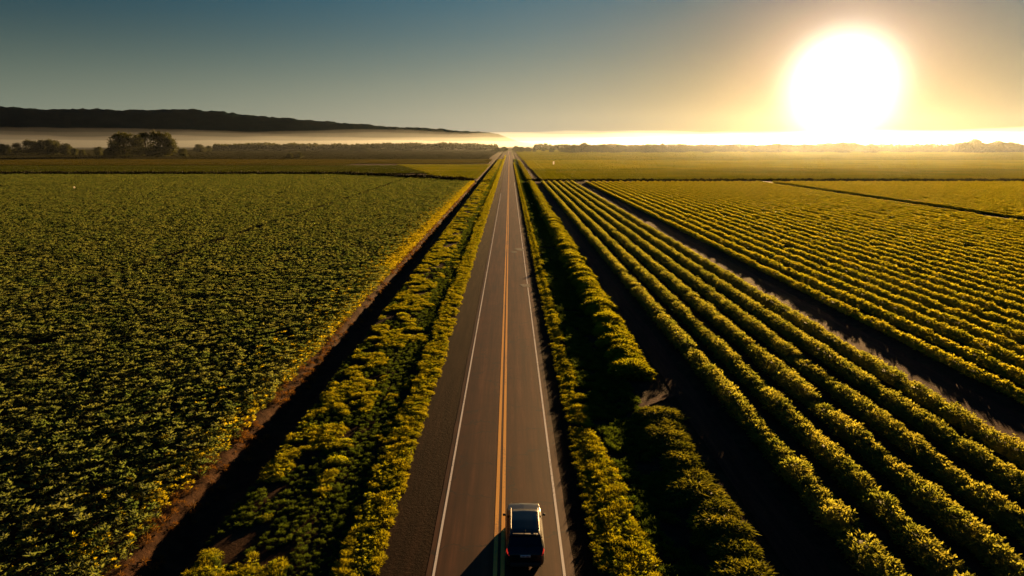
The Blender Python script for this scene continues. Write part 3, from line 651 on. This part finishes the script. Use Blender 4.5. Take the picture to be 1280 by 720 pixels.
# ------------------------------------------------------------------ car
def catmull(P, t):
    P = np.asarray(P, float); n = len(P)-1; t = np.clip(t, 0, n-1e-6); k = np.floor(t).astype(int); f = (t-k)[:, None]
    p0 = P[np.maximum(k-1, 0)]; p1 = P[k]; p2 = P[k+1]; p3 = P[np.minimum(k+2, n)]
    return .5*(2*p1+(p2-p0)*f+(2*p0-5*p1+4*p2-p3)*f*f+(3*p1-p0-3*p2+p3)*f**3)
def smooth_interp(y, xs, vs):
    y = np.asarray(y, float); acc = 0
    for d in (-.09, -.045, 0, .045, .09): acc = acc+np.interp(y+d, xs, vs)
    return acc/5
def car_section(y, t):
    """y from 0 (rear) to 5 (nose); t 0..7 from bottom centre to top centre (right half)"""
    ztop = smooth_interp(y, [0, .08, .25, .62, .95, 1.8, 2.8, 3.15, 3.85, 4.5, 4.88, 5], [.82, 1.02, 1.12, 1.62, 1.70, 1.74, 1.70, 1.60, 1.16, 1.10, 1.0, .66])
    w = smooth_interp(y, [0, .15, .6, 2.5, 4.3, 4.8, 5], [.76, .92, .98, .98, .95, .80, .56])
    belt = smooth_interp(y, [0, .3, 3.9, 4.6, 5], [.80, 1.02, .98, .90, .58])
    cabin = smooth_interp(y, [0, .35, .8, 3.1, 3.9, 5], [.86, .80, .74, .74, .84, .84])
    zb = smooth_interp(y, [0, .3, 4.7, 5], [.22, .11, .11, .22])
    ztop = max(float(ztop), float(belt)+.03); 
    pts = [(0, zb), (w*.8, zb), (w*.97, zb+.10), (w, .62 if belt > .7 else .5), (w*.975, belt), (cabin*w/.98*.5+.5*(cabin+(w-cabin)*.3), belt+(ztop-belt)*.62), (cabin*.93, ztop-.03), (0, ztop+.015)]
    return catmull([(a, z) for a, z in pts], np.atleast_1d(t))
def car_patch(name, y0, y1, t0, t1, mat, parent, off=.007, ny=16, ntt=12, side=1, close=False):
    yy = np.linspace(y0, y1, ny); tt = np.linspace(t0, t1, ntt); P = np.zeros((ny, ntt, 3))
    for a, y in enumerate(yy):
        s = car_section(y, tt); P[a, :, 0] = s[:, 0]; P[a, :, 1] = y-2.5; P[a, :, 2] = s[:, 1]
    gy = np.gradient(P, axis=0); gt = np.gradient(P, axis=1); nn = np.cross(gy, gt); nn /= np.maximum(np.linalg.norm(nn, axis=2, keepdims=True), 1e-9)
    if nn[ny//2, ntt//2] @ np.array([.3, 0, 1]) < 0: nn = -nn
    P = P+nn*off
    sides = [P]
    if side == -1: P[:, :, 0] *= -1
    parts = []
    def grid(Q):
        i = (np.arange(ny-1)[:, None]*ntt+np.arange(ntt-1)[None]).ravel(); return Q.reshape(-1, 3), np.stack([i, i+1, i+ntt+1, i+ntt], 1)
    parts.append(grid(P))
    if side == 0: Q = P.copy(); Q[:, :, 0] *= -1; parts.append(grid(Q))
    V, F = merge(parts); me = mesh_np(name, V, F, mat, True); return link(name, me, parent)
def make_car(x, y):
    paint = plain('car_paint', (.008, .008, .008), .32, .0, .4, coat=.3); glass = plain('car_glass', (.004, .004, .004), .08, 0, .35)
    red = plain('tail_red', (.5, .015, .01), .3, emit=(1, .04, .02), es=.12); clear = plain('lamp_clear', (.7, .7, .72), .15); rubber = plain('tyre_rubber', (.02, .02, .02), .85)
    alloy = plain('alloy', (.5, .5, .52), .3, 1); silver = plain('black_trim', (.03, .03, .03), .4, .3); plate = plain('plate_white', (.7, .72, .75), .4); ink = plain('plate_ink', (.03, .04, .12), .5)
    e = empty('car', (x, y, zroad(x))); e.scale = (1.13, 1.10, 1.08); tag(e, 'black estate car driving away in the right lane of the road', 'car')
    # body shell with closed ends
    ny, ntt = 90, 40; yy = np.linspace(0, 5, ny); tt = np.linspace(0, 7, ntt); P = np.zeros((ny, 2*ntt, 3))
    for a, q in enumerate(yy):
        s = car_section(q, tt); P[a, :ntt, 0] = s[:, 0]; P[a, :ntt, 2] = s[:, 1]; P[a, ntt:, 0] = -s[::-1, 0]; P[a, ntt:, 2] = s[::-1, 1]; P[a, :, 1] = q-2.5
    m = 2*ntt; i = np.arange(ny-1)[:, None]*m; j = np.arange(m)[None]; F = np.stack([(i+j).ravel(), (i+(j+1) % m).ravel(), (i+m+(j+1) % m).ravel(), (i+m+j).ravel()], 1)
    link('body', mesh_np('body', P.reshape(-1, 3), [F, np.array([np.arange(m)[::-1], (ny-1)*m+np.arange(m)])], paint, True), e)
    car_patch('windscreen', 3.2, 3.78, 5.95, 7, glass, e, .008, side=0)
    car_patch('rear_window', .28, .62, 5.5, 7, glass, e, .010, side=0)
    car_patch('dark_roof_cover', .95, 2.75, 6.0, 7, glass, e, .006, side=0)  # dark glass sheet added so the roof mirrors less pale sky
    for s in (1, -1):
        for a, b in ((.75, 1.35), (1.42, 2.25), (2.32, 3.15)): car_patch('side_window', a, b, 4.25, 5.55, glass, e, .007, side=s)
        # tail lamps wrap the rear corners
        car_patch('tail_lamp', .03, .30, 3.75, 4.35, red, e, .012, side=s)
        car_patch('headlamp', 4.62, 4.9, 3.6, 4.4, clear, e, .010, side=s)
        V, F = merge([tube((s*.70, -1.55, 1.77), (s*.70, .45, 1.78), .02, .02, 6), tube((s*.70, -1.5, 1.70), (s*.70, -1.5, 1.78), .02, .02, 5), tube((s*.70, .4, 1.68), (s*.70, .4, 1.78), .02, .02, 5)])
        link('roof_rail', mesh_np('roof_rail', V, F, silver), e)
        V, F = box_arr((s*1.06, 1.0, 1.05), (.16, .10, .13)); mo = link('door_mirror', mesh_np('door_mirror', V, F, paint), e)
        bv = mo.modifiers.new('bevel', 'BEVEL'); bv.width = .035; bv.segments = 3
        for yw in (-1.55, 1.45):
            w = empty('wheel', (s*.86, yw, .34)); w.parent = e
            n = 28; a = np.arange(n)*2*math.pi/n; prof = [(-.12, .22), (-.12, .31), (-.08, .345), (.08, .345), (.12, .31), (.12, .22)]
            V = np.concatenate([np.stack([np.full(n, px), np.cos(a)*r, np.sin(a)*r], 1) for px, r in prof]); k = len(prof); ii = np.arange(n); jj = (ii+1) % n
            F = np.concatenate([np.stack([q*n+ii, q*n+jj, ((q+1) % k)*n+jj, ((q+1) % k)*n+ii], 1) for q in range(k)])
            link('tyre', mesh_np('tyre', V, F, rubber, True), w)
            sp = [tube((s*.1, 0, 0), (s*.09, math.cos(q*1.2566)*.22, math.sin(q*1.2566)*.22), .05, .03, 6) for q in range(5)]
            sp.append((np.concatenate([np.stack([np.full(n, s*.06), np.cos(a)*.23, np.sin(a)*.23], 1), [[s*.06, 0, 0]]]), np.stack([ii, jj, np.full(n, n)], 1)))
            V, F = merge(sp); link('rim', mesh_np('rim', V, F, alloy), w)
    V, F = merge([box_arr((0, -2.49, .32), (1.5, .10, .22))]); link('rear_bumper', mesh_np('rear_bumper', V, F, rubber), e)
    V, F = box_arr((0, -1.93, 1.665), (1.25, .20, .04)); sp = link('spoiler', mesh_np('spoiler', V, F, rubber), e); bv = sp.modifiers.new('b', 'BEVEL'); bv.width = .015
    V, F = box_arr((0, -2.515, .80), (.50, .02, .13)); pl = link('number_plate', mesh_np('number_plate', V, F, plate), e); pl.rotation_euler = (0, 0, 0)
    V, F = merge([box_arr((-.17+q*.068, -2.528, .80), (.035, .006, .07)) for q in range(6)]); link('plate_characters', mesh_np('plate_characters', V, F, ink), pl)
    V, F = tube((0, -2.30, 1.20), (.38, -2.24, 1.25), .012, .008, 5); link('rear_wiper', mesh_np('rear_wiper', V, F, rubber), e)
    V, F = tube((0, -1.7, 1.72), (0, -1.85, 1.86), .03, .006, 5); link('aerial', mesh_np('aerial', V, F, rubber), e)
make_car(.86, 36.6)
